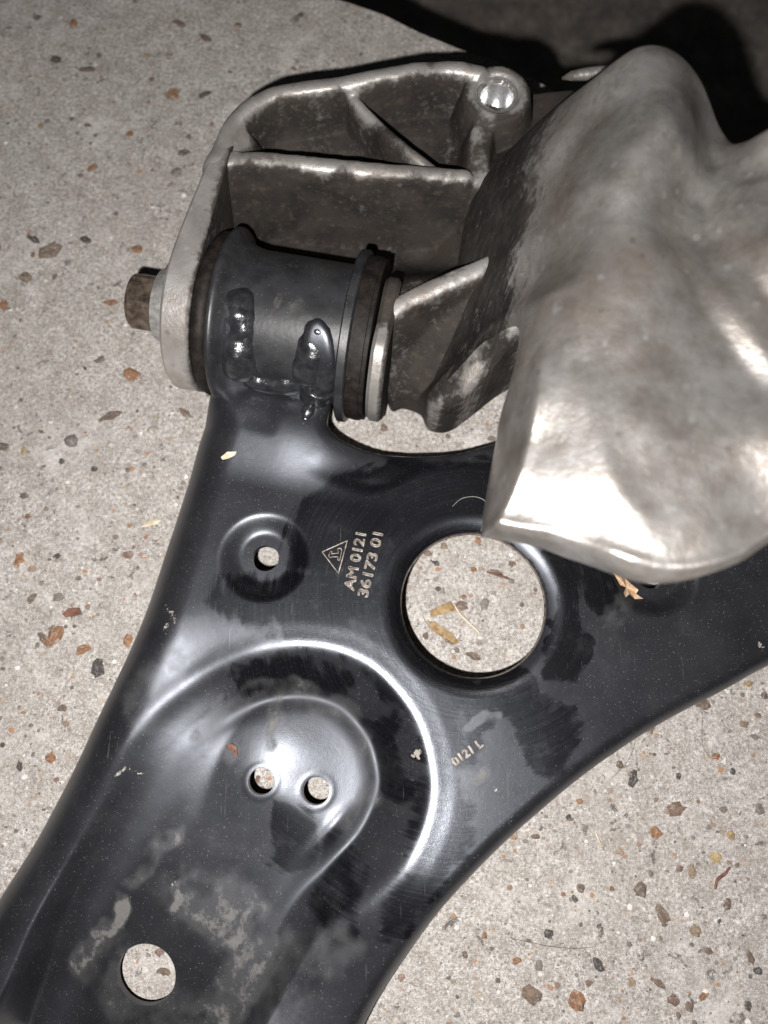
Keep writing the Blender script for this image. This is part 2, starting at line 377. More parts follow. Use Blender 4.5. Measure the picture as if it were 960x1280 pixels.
# stones set in the concrete ---------------------------------------------------
def stone_mesh(seed):
    r = np.random.default_rng(seed); n = 11; V, F = [], []
    ang = np.sort(np.linspace(0, 2*math.pi, n, endpoint=False)+r.uniform(-.22, .22, n)); rad = r.uniform(.66, 1.12, n)
    for ring, (s, z) in enumerate(((1.0, -.5), (.97, .10), (.62, .26))):
        for a, q in zip(ang, rad): V.append(np.array([math.cos(a)*q*s, math.sin(a)*q*s, z+r.uniform(-.05, .05)])*1000)
    V.append(np.array([0, 0, 300.]))
    for ring in range(2):
        for i in range(n): a, b = ring*n+i, ring*n+(i+1) % n; F.append((a, b, b+n, a+n))
    for i in range(n): F.append((2*n+i, 2*n+(i+1) % n, 3*n))
    m = mesh_from('stone', V, F); m.materials.append(M_stone)
    m.polygons.foreach_set('use_smooth', [True]*len(m.polygons)); m.set_sharp_from_angle(angle=math.radians(50)); return m
SM = [stone_mesh(s) for s in range(12)]
OR, BR, DK, GY, TN, PK, WH, YL = (.33, .16, .075), (.20, .145, .11), (.075, .073, .073), (.24, .215, .195), (.38, .28, .19), (.30, .20, .155), (.72, .68, .64), (.5, .36, .17)
def stone(px, py, lx, ly, ang, col, hz=1.0):
    p = U(px, py, 0); sc = math.hypot(p[0], p[1])
    mmpp = math.sqrt(CAMH**2+sc*sc)/FPX
    o = bpy.data.objects.new('stone', SM[rng.integers(len(SM))]); scene.collection.objects.link(o); o.parent = slab
    o.location = (p[0]*MM, p[1]*MM, 0); o.rotation_euler = (0, 0, -math.radians(ang))
    lx, ly = lx*.88, ly*.88; o.scale = (lx*mmpp*MM/2, ly*mmpp*MM/2, min(lx, ly)*mmpp*MM/2*rng.uniform(.35, 1.3)*hz)
    j = .8+.4*rng.random(); o.color = (col[0]*j, col[1]*j, col[2]*j, 1)
known = [  # px, py, long, short, angle, colour
 (165,468,26,20,20,OR),(70,795,22,34,30,OR),(104,812,24,14,-25,OR),(92,766,26,14,-5,BR),(123,836,22,26,0,DK),(40,748,18,10,-60,BR),(73,747,18,12,0,GY),(24,700,15,20,10,OR),(40,712,14,10,0,TN),
 (160,694,18,14,0,PK),(62,314,40,24,-25,BR),(216,118,20,16,30,OR),(256,118,20,9,-30,DK),(116,210,18,9,-30,OR),(230,191,18,10,-10,DK),(110,87,22,9,-5,BR),(70,75,17,10,20,DK),(92,30,10,14,0,OR),(47,22,12,9,0,BR),
 (33,347,22,15,20,BR),(108,300,20,11,25,DK),(42,299,20,9,25,DK),(172,312,16,14,0,OR),(220,216,16,18,30,GY),(224,30,22,9,35,BR),(258,48,22,9,35,BR),(138,520,34,12,-25,BR),(90,552,20,22,0,GY),(232,517,26,12,40,BR),
 (118,586,11,9,-20,DK),(77,577,9,9,0,DK),(30,620,14,9,0,BR),(30,564,10,12,0,YL),(5,382,12,18,0,OR),(4,558,18,12,0,BR),(140,378,22,10,0,OR),(64,947,18,13,20,OR),(25,958,9,16,-20,DK),(78,886,16,10,0,BR),(55,800,26,10,50,BR),(60,802,14,10,0,OR),(160,800,14,20,10,OR),
 (813,908,14,20,10,BR),(879,880,20,17,0,BR),(791,974,14,24,15,DK),(775,956,12,10,0,BR),(845,1012,28,18,-12,PK),(820,1041,18,16,-20,OR),(895,945,12,10,0,OR),(725,1002,11,10,20,OR),(642,1044,14,16,0,TN),(670,1046,14,8,0,BR),(711,1022,9,9,40,DK),
 (895,1072,16,14,0,YL),(914,1045,11,13,0,YL),(829,1144,16,26,-30,BR),(801,1113,20,18,30,BR),(870,1163,18,14,10,TN),(748,1205,14,20,-30,DK),(665,1243,28,22,25,BR),(722,1250,26,24,0,OR),(646,1201,14,9,-20,OR),(726,1110,12,13,0,BR),(686,1167,13,13,0,DK),(674,1208,12,14,0,GY),
 (948,1214,12,10,0,DK),(938,1197,9,18,-20,BR),(719,1124,8,11,-35,DK),(886,1189,12,8,0,BR),(606,1170,9,9,0,OR),(862,1258,12,12,0,BR),(842,1250,14,14,0,PK),(935,1257,9,12,0,DK),(704,1118,8,6,0,OR),(765,1111,7,7,0,OR),(936,855,14,10,0,YL),(930,905,14,10,0,TN),(956,870,10,12,0,BR),
 (848,970,9,10,0,DK),(916,964,9,9,0,DK),(905,1012,12,9,0,GY),(950,1012,14,14,0,GY),(775,1065,12,9,0,TN),(850,1086,10,10,0,PK),(865,1090,12,18,0,TN),(823,1229,20,8,30,BR),(736,1229,10,9,-40,BR),(790,1228,10,12,0,TN),(880,1245,16,8,-40,OR),(909,1131,10,16,25,BR),
 (606,755,16,16,30,GY),(577,757,22,16,25,BR),(535,692,14,9,0,BR),(555,683,12,12,0,TN),(545,704,12,8,20,DK),(598,676,10,16,-25,OR),(592,712,11,9,0,OR),(621,715,20,6,20,BR),(548,736,10,8,0,DK),(532,795,9,11,20,BR),(560,800,10,10,0,BR),(592,820,22,12,20,BR),(640,705,14,10,0,BR),(640,727,10,9,0,GY),(652,756,8,9,0,BR),(566,803,14,8,0,BR),(580,746,9,8,0,OR),(550,763,10,8,0,TN),
 (205,1215,22,9,10,BR),(200,1190,13,10,0,PK),(480,535,12,14,0,BR),(615,548,16,8,0,BR),(424,524,10,12,0,OR),(560,545,10,8,0,BR),(322,975,9,12,20,BR),
]
for s in known: stone(*s)
# the random rest, only on concrete the photograph shows
arm_px = np.array([(262,470),(215,680),(120,920),(0,1130),(-60,1300),(450,1300),(540,1130),(660,1010),(810,905),(960,828),(1100,780),(1100,-50),(420,-50),(500,70),(320,100),(230,250),(170,330),(160,400),(200,470)], float)
cols = [OR, BR, BR, GY, GY, TN, DK, PK, BR, GY]
cnt = 0
while cnt < 70:
    px, py = rng.uniform(-15, 975), rng.uniform(-10, 1290)
    if sdf_poly(np.array([px]), np.array([py]), arm_px)[0] < 4: continue
    if any(math.hypot(px-s[0], py-s[1]) < 18 for s in known): continue
    L = rng.uniform(6, 11) if rng.random() < .9 else rng.uniform(11, 18)
    stone(px, py, L, L*rng.uniform(.55, .95), rng.uniform(0, 180), cols[rng.integers(len(cols))]); cnt += 1
# small grit in the surface
V, F, C = [], [], []
gcols = np.array([(.42, .38, .34), (.6, .56, .52), (.12, .10, .09), (.24, .16, .11), (.34, .17, .08), (.75, .72, .69), (.2, .185, .17), (.3, .27, .24)])
gi = 0
for q in range(7500):
    px, py = rng.uniform(-30, 990), rng.uniform(-30, 1310); p = U(px, py, 0)
    if (p-e1)@np.array([-ed[1], ed[0]]) > -2: continue
    r = rng.uniform(.3, .75) if rng.random() < .8 else rng.uniform(.75, 1.4); a0 = rng.uniform(0, 6.28); k0 = len(V); st_ = rng.uniform(.5, 1)
    for j in range(5):
        a = a0+j*1.2566; V.append(np.array([p[0]+math.cos(a)*r*rng.uniform(.7, 1.1), p[1]+math.sin(a)*r*st_, -.05]))
    V.append(np.array([p[0]+rng.uniform(-.2, .2)*r, p[1], r*rng.uniform(.12, .4)]))
    for j in range(5): F.append((k0+j, k0+(j+1) % 5, k0+5))
    C += [gcols[rng.integers(len(gcols))]*rng.uniform(.7, 1.15)]*6
gm = mesh_from('grit', V, F); at = gm.color_attributes.new('tint', 'FLOAT_COLOR', 'POINT')
at.data.foreach_set('color', np.c_[np.array(C), np.ones(len(C))].astype(np.float32).ravel())
grit = link('grit', gm, M_grain, slab); grit['kind'] = 'stuff'

# ------------------------------------------------------------------ the bushing axis
AX0 = U(290, 396, 30); AXR = U(455, 424, 30); AD = (AXR-AX0)/np.linalg.norm(AXR-AX0); AN = np.array([-AD[1], AD[0]]); AZ, SR = 30.0, 23.5
axis3 = (AD[0], AD[1], 0); org3 = (AX0[0], AX0[1], AZ)
def sleeve_hit(px, py, R):
    o = np.array([0, 0, CAMH])-np.array(org3); u, v = (px-480)/FPX, (640-py)/FPX
    d = np.array([u, ST+v*CT, -CT+v*ST]); a = np.array(axis3); dp, op = d-(d@a)*a, o-(o@a)*a
    A, B, C = dp@dp, 2*dp@op, op@op-R*R; t = (-B-math.sqrt(max(B*B-4*A*C, 0)))/(2*A)
    return np.array([0, 0, CAMH])+d*t
def ax_t(x, y): return (x-AX0[0])*AD[0]+(y-AX0[1])*AD[1]
def ax_s(x, y): return -((x-AX0[0])*AN[0]+(y-AX0[1])*AN[1])       # distance south of the axis

# ------------------------------------------------------------------ control arm
arm_out = [(261,482,30),(244,556,16),(215,680,8),(182,790,6),(122,920,6),(60,1030,6),(0,1128,6),(-60,1235,6),(-110,1400,6),
 (380,1400,8),(436,1310,8),(478,1228,8),(540,1132,8),(600,1066,8),(660,1012,8),(730,957,8),(810,906,8),(890,865,8),(960,829,8),(1100,775,8),
 (1100,560,14),(960,540,16),(800,535,18),(690,545,19),(630,553,20),(565,567,21),(490,566,22),(443,556,23),(415,538,26),(407,514,32),(415,480,36)]
prongs = [(418,450),(414,415),(400,396),(384,402),(376,430),(370,462),(352,470),(325,466),(313,440),(310,395),(298,368),(282,372),(274,400),(268,440)]
ARM = catmull(np.vstack([pxs(arm_out), [sleeve_hit(*p, SR+2)[:2] for p in prongs]]), 7)
NOTCH = np.array([U(640, 545, 20), U(406, 520, 30)])
holes = [(592, 755, 23.8, 22.5), (333, 699, 4.3, 21.5), (329, 975, 4.0, 19.5), (396, 988, 4.1, 19.5), (189, 1211, 9.2, 8.0), (818, 716, 4.6, 22)]
HC = [(U(h[0], h[1], h[3]), h[2]) for h in holes]
def arm_sdf(X, Y):
    s = sdf_poly(X, Y, ARM)
    for c, r in HC: s = np.maximum(s, r-np.hypot(X-c[0], Y-c[1]))
    return s
RECESS = catmull(pxs([(165,945),(225,880),(300,836),(380,822),(450,842),(500,895),(521,955),(519,1010),(490,1075),(440,1130),(400,1172),(330,1290),(250,1420),(-40,1420),(20,1200),(90,1060)], 25), 8)
DOME = catmull(pxs([(268,925),(310,884),(375,870),(430,895),(458,945),(458,992),(430,1036),(385,1085),(330,1130),(270,1100),(235,1010)], 22), 8)
def arm_z(x, y):
    s, t = ax_s(x, y), ax_t(x, y)
    out = -sdf_poly(x, y, ARM)                                     # distance inside the outline
    right = smooth01((t-55)/25.0)
    z = 26.5-.06*(y-20)-.035*x + 0.9*vnoise(x, y, 55, 3)
    # neck rises to the sleeve
    neck = 1-.85*smooth01((t-24)/44.0)
    z = z+neck*5.6*smooth01((57-s)/27.0)
    tub = np.clip(SR**2-np.clip(s, -SR, SR)**2, 0, None); sl = AZ+np.sqrt(tub)+2.2
    z = np.where((s < SR) & (t > -4) & (t < 52), smax(z, np.where(s < 24, sl, 0), 3.0), z)
    # long recess with its rolled crest, fading towards the ball joint end
    rs = sdf_poly(x, y, RECESS)
    along = (x-U(330, 950, 22)[0])*(-.42)+(y-U(330, 950, 22)[1])*(-.907)
    fade = 1-smooth01((along-4)/58.0); z = z-10.5*(1-fade)
    z = z+1.0*np.exp(-((rs-3.0)/4.0)**2)*fade*smooth01((s-70)/20)
    west = smooth01((U(330, 950, 22)[0]-x)/26.0)
    north = smooth01((-along+2)/26.0)
    q = (1.0+5*west-rs)/(12.5+7*west); z = z-fade*10.5*(smax(q, 0*q, .85+.15*west)-smax(q-1, 0*q, .08+.06*north+.9*west))
    z = z-.0026*np.clip(along-4, 0, None)**2*smooth01(-rs/6.0)
    z = z-fade*(1-west)*1.0*np.exp(-((rs+12.5)/3.0)**2)
    ds = sdf_poly(x, y, DOME); dfade = 1-smooth01((along+2)/30.0)
    east = smooth01((x-U(270, 950, 20)[0])/22.0)
    z = z+dfade*(smooth01((along+2)/12)*east*(.8*smooth01((1.0-ds)/3.0)+.8*np.exp(-((ds+3.0)/1.8)**2)))
    cc = U(338, 948, 20); rr = np.hypot(x-cc[0], y-cc[1])
    z = z+3.6*np.exp(-(rr/20.0)**2)*smooth01((-7-rs)/9.0)
    # dimples round the small holes, rolled lip of the big one
    for (c, r), (ri, ro, dp) in zip(HC, ((0, 0, 0), (7.6, 15.0, 3.4), (0, 0, 0), (0, 0, 0), (0, 0, 0), (8.2, 15.0, 4.4))):
        if dp: z = z-dp*(1-smooth01((np.hypot(x-c[0], y-c[1])-ri)/(ro-ri)))
    rb = np.hypot(x-HC[0][0][0], y-HC[0][0][1]); z = z-2.0*np.clip(1-(rb-23.8)/6.0, 0, 1)**2
    for i in (2, 3):
        q = np.hypot(x-HC[i][0][0], y-HC[i][0][1])-HC[i][1]; z = z+.12*np.exp(-((q-.9)/.7)**2)
    # edges pressed over and down
    lower = smooth01((x+40)/60)*smooth01((40-y)/40+.6)
    w = 17-10.5*np.maximum(right*smooth01((s-20)/20), lower*.95); dn = 20-9*np.maximum(right, lower)
    nd, _ = seg_dist(x, y, NOTCH, False); nk = 1-smooth01((nd-6)/14); w = w*(1-nk)+5*nk; dn = dn*(1-nk)+5*nk
    pr = smooth01((38-s)/16); w = w*(1-pr)+2.5*pr; dn = dn*(1-pr)+1.8*pr
    q = np.clip(1-out/w, 0, .9985); z = z-dn*(1-np.sqrt(1-q*q))
    return z+.25*vnoise(x, y, 14, 5)
def painted(strokes, zz, seed, soft=1.0):
    L = [(catmull(pxs(p, zz), 5, False) if len(p) > 2 else pxs(p, zz), w*.255, a) for p, w, a in strokes]
    def f(x, y):
        v = np.zeros(x.shape); xo, yo = x, y
        x = xo+6*vnoise(xo, yo, 9, seed+40)+3*vnoise(xo, yo, 3.5, seed+41); y = yo+6*vnoise(xo, yo, 9, seed+42)+3*vnoise(xo, yo, 3.5, seed+43)
        for P, w, a in L:
            d, _ = seg_dist(x, y, P, False); v = np.maximum(v, a*(1-smooth01((d-w*.45)/(w*.75*soft))))
        return v
    return f
smudge_f = painted([([(405,640),(440,612),(500,600),(570,605),(615,625)], 34, 1), ([(395,670),(450,665),(505,650),(600,650)], 42, 1), ([(380,760),(440,760),(490,790)], 48, 1),
 ([(480,700),(475,760),(505,830),(560,880)], 40, 1), ([(540,860),(575,905),(560,935)], 30, 1), ([(625,870),(660,880),(690,925)], 30, 1), ([(700,690),(715,760),(705,830)], 20, .8),
 ([(695,800),(728,812)], 8, 1), ([(690,782),(735,795)], 7, 1), ([(690,820),(700,832)], 8, 1), ([(730,690),(765,755)], 16, .9), ([(300,745),(350,770),(400,745)], 30, .85), ([(360,1030),(365,1075)], 22, .9),
 ([(545,990),(548,1060),(500,1130)], 30, .75), ([(420,1060),(415,1150)], 24, .7), ([(300,850),(370,845),(430,860)], 20, .8), ([(480,910),(495,980)], 22, .8), ([(560,590),(620,590)], 20, .9)], 26, 1, 1.7)
mud_raw = painted([([(215,1040),(190,1075),(165,1100)], 16, .75), ([(150,1130),(135,1160),(120,1175)], 18, .95), ([(105,1200),(90,1225)], 16, .85), ([(226,1108),(221,1140)], 9, 1.0),
 ([(250,1120),(290,1150),(310,1200),(290,1250),(250,1290)], 46, .58), ([(320,1145),(300,1180)], 22, .68), ([(275,945),(285,935)], 15, .6), ([(255,915),(300,880),(370,866),(430,888),(462,940),(466,985)], 16, .45),
 ([(335,930),(345,890)], 16, .62), ([(130,1230),(180,1270)], 46, .5), ([(420,1180),(330,1260)], 40, .4), ([(585,968),(600,962)], 9, .62), ([(180,890),(240,800)], 30, .28), ([(585,905),(620,900)], 7, .7),
 ([(340,800),(300,830)], 24, .3), ([(430,1035),(450,985)], 9, .62), ([(780,745),(770,770)], 24, .45)], 21, 2)
def mud_f(x, y):
    al, ac = x*.42+y*.907, x*.907-y*.42
    return np.clip(mud_raw(x, y)*(.80+.9*vnoise(ac*1.3, al*.9, 6, 71)+.7*vnoise(ac, al*.8, 2.2, 72)), 0, 1)
chip_f = painted([([(148,955),(174,962)], 4, .8), ([(214,760),(218,775)], 6, .7), ([(212,772),(206,790)], 5, .6), ([(345,552),(350,556)], 5, .5), ([(222,1110),(221,1143)], 4, .6), ([(518,1085),(519,1089)], 4, .9), ([(524,936),(526,942)], 5, 1), ([(625,977),(628,981)], 4, .9), ([(958,805),(960,808)], 6, .8), ([(310,640),(340,650)], 4, .35), ([(270,1050),(300,1062)], 3, .4)], 24, 3)
BH = HC[0][0]; SW = U(380, 930, 24)
def swirl_f(x, y):
    r1 = np.hypot(x-BH[0], y-BH[1]); a1 = np.arctan2(y-BH[1], x-BH[0])
    return np.c_[(r1+5*vnoise(x, y, 45, 8))*MM, a1*25*MM, 0*x]
arm = empty('control_arm', (0, 0, 0))
am = heightfield('pressed_body', arm_sdf, arm_z, (-160, 170, -125, 165), .72, lambda x, y, z: z-3.0, {'smudge': smudge_f, 'mud': mud_f, 'chip': chip_f, 'swirl': swirl_f, 'haze': lambda x, y: np.exp(-((sdf_poly(x, y, RECESS)+14)/4.0)**2)})
body = link('pressed_body', am, M_arm, arm, sharp=60)
tag(arm, 'black pressed steel suspension arm with round holes and stamped numbers, lying on concrete', 'control arm')

# sleeve with collars, rubber
V, F = lathe([(5, 20), (5, SR), (7, SR), (41, SR), (41, 20)], org3, axis3, 120); link('bushing_sleeve', mesh_from('bushing_sleeve', V, F), M_paint, arm, sharp=40)
V, F = lathe([(-.5, 18), (-.5, 28.6), (0.2, 29.4), (1.2, 29.4), (2.2, 28.6), (3.2, 26.6), (4.6, 25.0), (7.0, 24.0), (9.5, 23.55), (9.5, 20)], org3, axis3, 120); link('collar', mesh_from('collar', V, F), M_paint, arm, sharp=50)
V, F = lathe([(41.2, 18), (41.2, 28.2), (41.7, 28.8), (44.0, 28.8), (44.5, 28.2), (44.5, 18)], org3, axis3, 120); link('collar', mesh_from('collar', V, F), M_paint, arm, sharp=40)
V, F = lathe([(-.7, 10), (-.7, 26.5), (-2, 27.4), (-3.4, 27.6), (-5, 27.0), (-6.1, 25.5), (-6.1, 10)], org3, axis3, 96, .15); link('rubber_bushing', mesh_from('rubber_bushing', V, F), M_rubber, arm)
V, F = lathe([(44.6, 10), (44.6, 27.2), (47.5, 27.4), (49.0, 27.3), (49.2, 26.9), (50.4, 26.9), (50.6, 10)], org3, axis3, 96, .1); link('rubber_bushing', mesh_from('rubber_bushing', V, F), M_rubber, arm, sharp=50)
# welds
def weld(pts, rad):
    P = catmull([sleeve_hit(*p, SR+.5)+np.array([0, 2.1, -4.4]) for p in pts], 9, False); n = len(P); ph = rng.random()*6
    R = [rad*(1+.03*math.sin(i*.33+ph)+.012*math.sin(i*1.3+ph))*min(1, .62+.38*math.sqrt(min(i, n-1-i)/5)) for i in range(n)]
    V, F = tube(P, R, 18)
    V = [v+np.array([.9*(vnoise(np.array([v[0]+v[2]]), np.array([v[1]]), 5.0, 81)[0]), 0, 1.6*vnoise(np.array([v[0]]), np.array([v[1]+v[2]*.5]), 4.6, 82)[0]+.5*vnoise(np.array([v[0]+v[2]]), np.array([v[1]]), 1.9, 83)[0]]) for v in V]
    o = link('weld_bead', mesh_from('weld_bead', V, F), M_weld, arm)
    md = o.modifiers.new('s', 'SUBSURF'); md.levels = 1; md.render_levels = 2
weld([(290,366),(297,390),(298,418),(298,445),(304,468)], 7.0)
weld([(402,404),(394,428),(388,450),(382,474)], 6.4)
weld([(412,438),(406,464),(396,486),(386,506)], 5.6)
weld([(306,470),(338,476),(378,476)], 5.0)

rim = [np.array([BH[0]+23.65*math.cos(a), BH[1]+23.65*math.sin(a), arm_z(np.array([BH[0]+23.9*math.cos(a)]), np.array([BH[1]+23.9*math.sin(a)]))[0]-2.6]) for a in np.linspace(0, 2*math.pi, 121)]
V, F = tube(rim, .35, 8); link('hole_rim', mesh_from('hole_rim', V, F), M_rimm, arm)
def arm_pt(px, py, dz=0.0):
    z = 30.0
    for _ in range(8): p = U(px, py, z); z = .5*z+.5*arm_z(np.array([p[0]]), np.array([p[1]]))[0]
    return np.array([p[0], p[1], z+dz])
P = catmull([arm_pt(*q, -1.0) for q in ((399,480),(393,496),(386,510),(380,526))], 8, False)
V, F = tube(P, [2.3*(1+.12*math.sin(i*.8))*min(1, .5+.5*math.sqrt(min(i, len(P)-1-i)/5)) for i in range(len(P))], 14, .03); link('weld_bead', mesh_from('weld_bead', V, F), M_weld, arm)
# stamped writing
def surf(x, y): return arm_z(np.array([x]), np.array([y]))[0]
def drape(me, o_xy, ang, lift=.09, k=1.0):
    ca, sa = math.cos(ang), math.sin(ang); n = len(me.vertices); co = np.zeros(n*3); me.vertices.foreach_get('co', co); co = co.reshape(-1, 3)/MM
    x = o_xy[0]+co[:, 0]*ca-co[:, 1]*sa; y = o_xy[1]+co[:, 0]*sa+co[:, 1]*ca; z = arm_z(x, y)+co[:, 2]*k+lift
    me.vertices.foreach_set('co', (np.c_[x, y, z]*MM).ravel()); me.update()
def lettering(txt, p_from, p_to, zz, size, wide=1.0):
    a, b = U(*p_from, zz), U(*p_to, zz); d = b-a
    cu = bpy.data.curves.new('t', 'FONT'); cu.body = txt; cu.size = 1.0; cu.fill_mode = 'NONE'; cu.bevel_depth = .0001; cu.resolution_u = 4
    o = bpy.data.objects.new('t', cu); scene.collection.objects.link(o); bpy.context.view_layer.update()
    w = o.dimensions.x; s = size*MM/.70; cu.size = s; cu.space_character = 1.0; bpy.context.view_layer.update()
    w = o.dimensions.x/MM; L = np.linalg.norm(d); cu.bevel_depth = .20*MM; cu.bevel_resolution = 0; bpy.context.view_layer.update()
    me = bpy.data.meshes.new_from_object(o.evaluated_get(bpy.context.evaluated_depsgraph_get())); bpy.data.objects.remove(o)
    n = len(me.vertices); co = np.zeros(n*3); me.vertices.foreach_get('co', co); co = co.reshape(-1, 3); co[:, 0] *= L/w; co[:, 2] *= .35; me.vertices.foreach_set('co', co.ravel())
    drape(me, a, math.atan2(d[1], d[0])); me.materials.clear(); return link('stamped_lettering', me, M_bare, arm)
lettering('AM 0121', (442,738), (457.5,666), 26.5, 3.3)
lettering('36173 01', (459,748), (478.5,667), 26.5, 3.3)
lettering('0121 L', (568,957), (604,931), 26, 2.5)
def outline(name, pts, rad, zz, closed=True):
    P = [U(*p, zz) for p in pts]; P = P+[P[0]] if closed else P; D = []
    for a, b in zip(P[:-1], P[1:]):
        for t in np.linspace(0, 1, 6)[:-1]: q = a+(b-a)*t; D.append(np.array([q[0], q[1], surf(q[0], q[1])+.03]))
    D.append(np.array([P[-1][0], P[-1][1], surf(*P[-1])+.03]))
    V, F = tube(D, rad, 6); V = [np.array([v[0], v[1], v[2]]) for v in V]; return link(name, mesh_from(name, V, F), M_bare, arm)
outline('stamped_triangle', [(402.5,689.5),(434,675),(423,716.5)], .22, 26.5)
Lp = [(410.5,695),(413,688.5),(415,689),(414.2,692),(423,690.8),(421.5,685.5),(425,684.5),(427.2,686.8),(424.5,700),(421.8,699.5),(422.6,695.5),(413.8,695.8),(413,697)]
outline('stamped_letter', Lp, .14, 26.5)

# ------------------------------------------------------------------ cast aluminium bracket
br = empty('cast_bracket', (0, 0, 0))
tag(br, 'weathered cast aluminium bracket with ribs and a bright curved horn, bolted over the black arm', 'bracket')
# ears: plates square to the bolt axis
def ear(name, t0, t1, prof, grime, bev=1.2, taper=0.0):
    n = len(prof); V, F = [], []; P = np.array(prof); c = P.mean(0)
    P = catmull(P, 4); n = len(P)
    for t, sh in ((t0, bev), (t0+bev, 0), (t0*.35+t1*.65, 0), (t1-bev, 0), (t1, bev)):
        for s, z in P:
            dv = np.array([s, z])-c; L = np.linalg.norm(dv); s2, z2 = c+dv*(1-sh/L)
            tt = t+(taper*float(smooth01(s2/52)) if t < (t0+t1)/2 else 0); V.append(np.array([AX0[0]+AD[0]*tt+AN[0]*s2, AX0[1]+AD[1]*tt+AN[1]*s2, z2]))
    for r in range(4):
        for i in range(n): a, b = r*n+i, r*n+(i+1) % n; F.append((a, a+n, b+n, b))
    F.append(tuple(range(n))); F.append(tuple(4*n+i for i in range(n))[::-1])
    m = mesh_from(name, V, F); bm = bmesh.new(); bm.from_mesh(m); bmesh.ops.recalc_face_normals(bm, faces=bm.faces); bm.to_mesh(m); bm.free()
    for nm, v in (('grime', grime), ('brush', 0.0)):
        at = m.attributes.new(nm, 'FLOAT', 'POINT'); at.data.foreach_set('value', np.array([v if not callable(v) else float(v(-ax_s(p.co.x/MM, p.co.y/MM), p.co.z/MM)) for p in m.vertices])+(np.repeat([.1, 0, 0, .3, .6], n) if nm == 'grime' else 0))
    return link(name, m, M_alu, br, sharp=28)
circ = [(-27*math.cos(a), 30+27*math.sin(a)) for a in np.linspace(-1.35, 1.2, 10)]
ear('ear', -15.5, -6.2, circ+[(0, 57.2), (18, 56.5), (34, 55.5), (46, 54.5), (52, 51), (53, 44), (48, 8), (20, 4)], lambda q, z: .20+.16*smooth01((q-10)/30), .9, 3.2)
circ2 = [(-26.5*math.cos(a), 29+26.5*math.sin(a)) for a in np.linspace(-1.35, 1.1, 10)]
ear('ear', 51.2, 56.4, circ2+[(-4, 51.5), (4, 51.5), (11, 51), (15, 47), (15, 38), (12, 8), (6, 4)], lambda q, z: .30+.65*smooth01((q+9)/8))
web_out = pxs([(252,215,50),(266,180,50),(288,146,50),(325,112,50),(375,100,50),(440,88,50),(500,79,50),(550,72,50),(600,73,50),(650,87,49),(690,103,45),(735,106,44),(800,150,50),(800,300,45),(720,400,40),(640,455,32),(600,492,26),(565,522,20),(538,522,18),(528,506,16),(505,497,16),(490,500,16),(482,470,20),(470,380,30),(440,335,20),(360,325,16),(300,320,16),(262,310,20),(240,270,40)])
WEB = catmull(web_out, 6)
def wallco(x, y):
    across = x*.93-y*.36; along = x*.36+y*.93; return np.c_[(across+3*vnoise(x, y, 25, 61))*MM, along*MM, 0*x]
def web_sdf(X, Y): return sdf_poly(X, Y, WEB)
wb = tps([(*U(*p[:2], p[2]), p[2]) for p in [
 (300,150,38),(340,135,38),(400,130,38),(450,170,37),(400,180,36),(320,180,38),(480,120,38),(540,110,38),(560,170,36),(520,150,37),(600,190,36),(690,118,43),(730,120,43),(640,170,38),
 (290,240,30),(350,250,27),(420,250,26),(490,255,26),(550,260,30),(290,300,16),(350,310,14),(420,315,14),(480,320,16),(540,310,20),(600,240,46),(590,330,34),
 (495,385,44),(560,355,46),(620,330,52),(505,420,34),(550,420,36),(510,470,24),(545,470,25),(500,498,16),(535,515,16),(600,440,32),(660,380,48),(700,300,60),(720,200,60),(760,150,60)]], .5)
def seglist(pts): return catmull(pxs(pts), 6, False)
ribs = [(seglist([(262,205,55),(272,190,55),(292,150,54),(330,120,54),(375,109,54),(430,101,54),(500,90,53),(560,84,53),(600,90,53)]), 2.7, 55, 54),
        (seglist([(262,196,55),(330,198,53),(400,206,52),(480,212,52),(580,218,52)]), 2.8, 54, 52),
        (seglist([(430,106,52),(470,150,51),(510,185,50),(548,212,50)]), 2.0, 51, 49),
        (seglist([(270,196,54),(280,182,54),(292,168,53)]), 5.0, 53.5, 52),
        (seglist([(606,150,51),(600,180,50),(598,220,50)]), 3.6, 50, 49),
        (seglist([(488,386,51),(540,360,52),(600,334,54),(640,315,56)]), 3.0, 51, 55),
        (seglist([(545,506,30),(580,470,38),(615,434,47),(648,404,54)]), 5.0, 30, 56)]
BC = U(622, 116, 52)
def web_z(x, y):
    z = wb(x, y)+.6*vnoise(x, y, 18, 11)
    for P, w, a, b in ribs:
        d, arc = seg_dist(x, y, P, False); top = a+(b-a)*arc
        q = np.clip(d/w, 0, 3); rz = top-1.1*q**2-5.5*np.clip(q-1, 0, None)**1.15*2.2-.5*vnoise(x, y, 6, 12)
        z = smax(z, rz, 3.2)
    db = np.hypot(x-BC[0], y-BC[1]); bz = 52.5-3.0*np.clip(db-11.0, 0, None)**1.2-.03*db*db*.2
    z = smax(z, bz, 1.2); z = z-1.2*(1-smooth01((db-7.2)/.8)) - 15*(1-smooth01((db-4.3)/1.4))
    out = -sdf_poly(x, y, WEB); q = np.clip(1-out/2.6, 0, 1); return z-2.4*q*q+.25*vnoise(x, y, 4, 13)
clean_rib = [r for r in ribs[:5]]
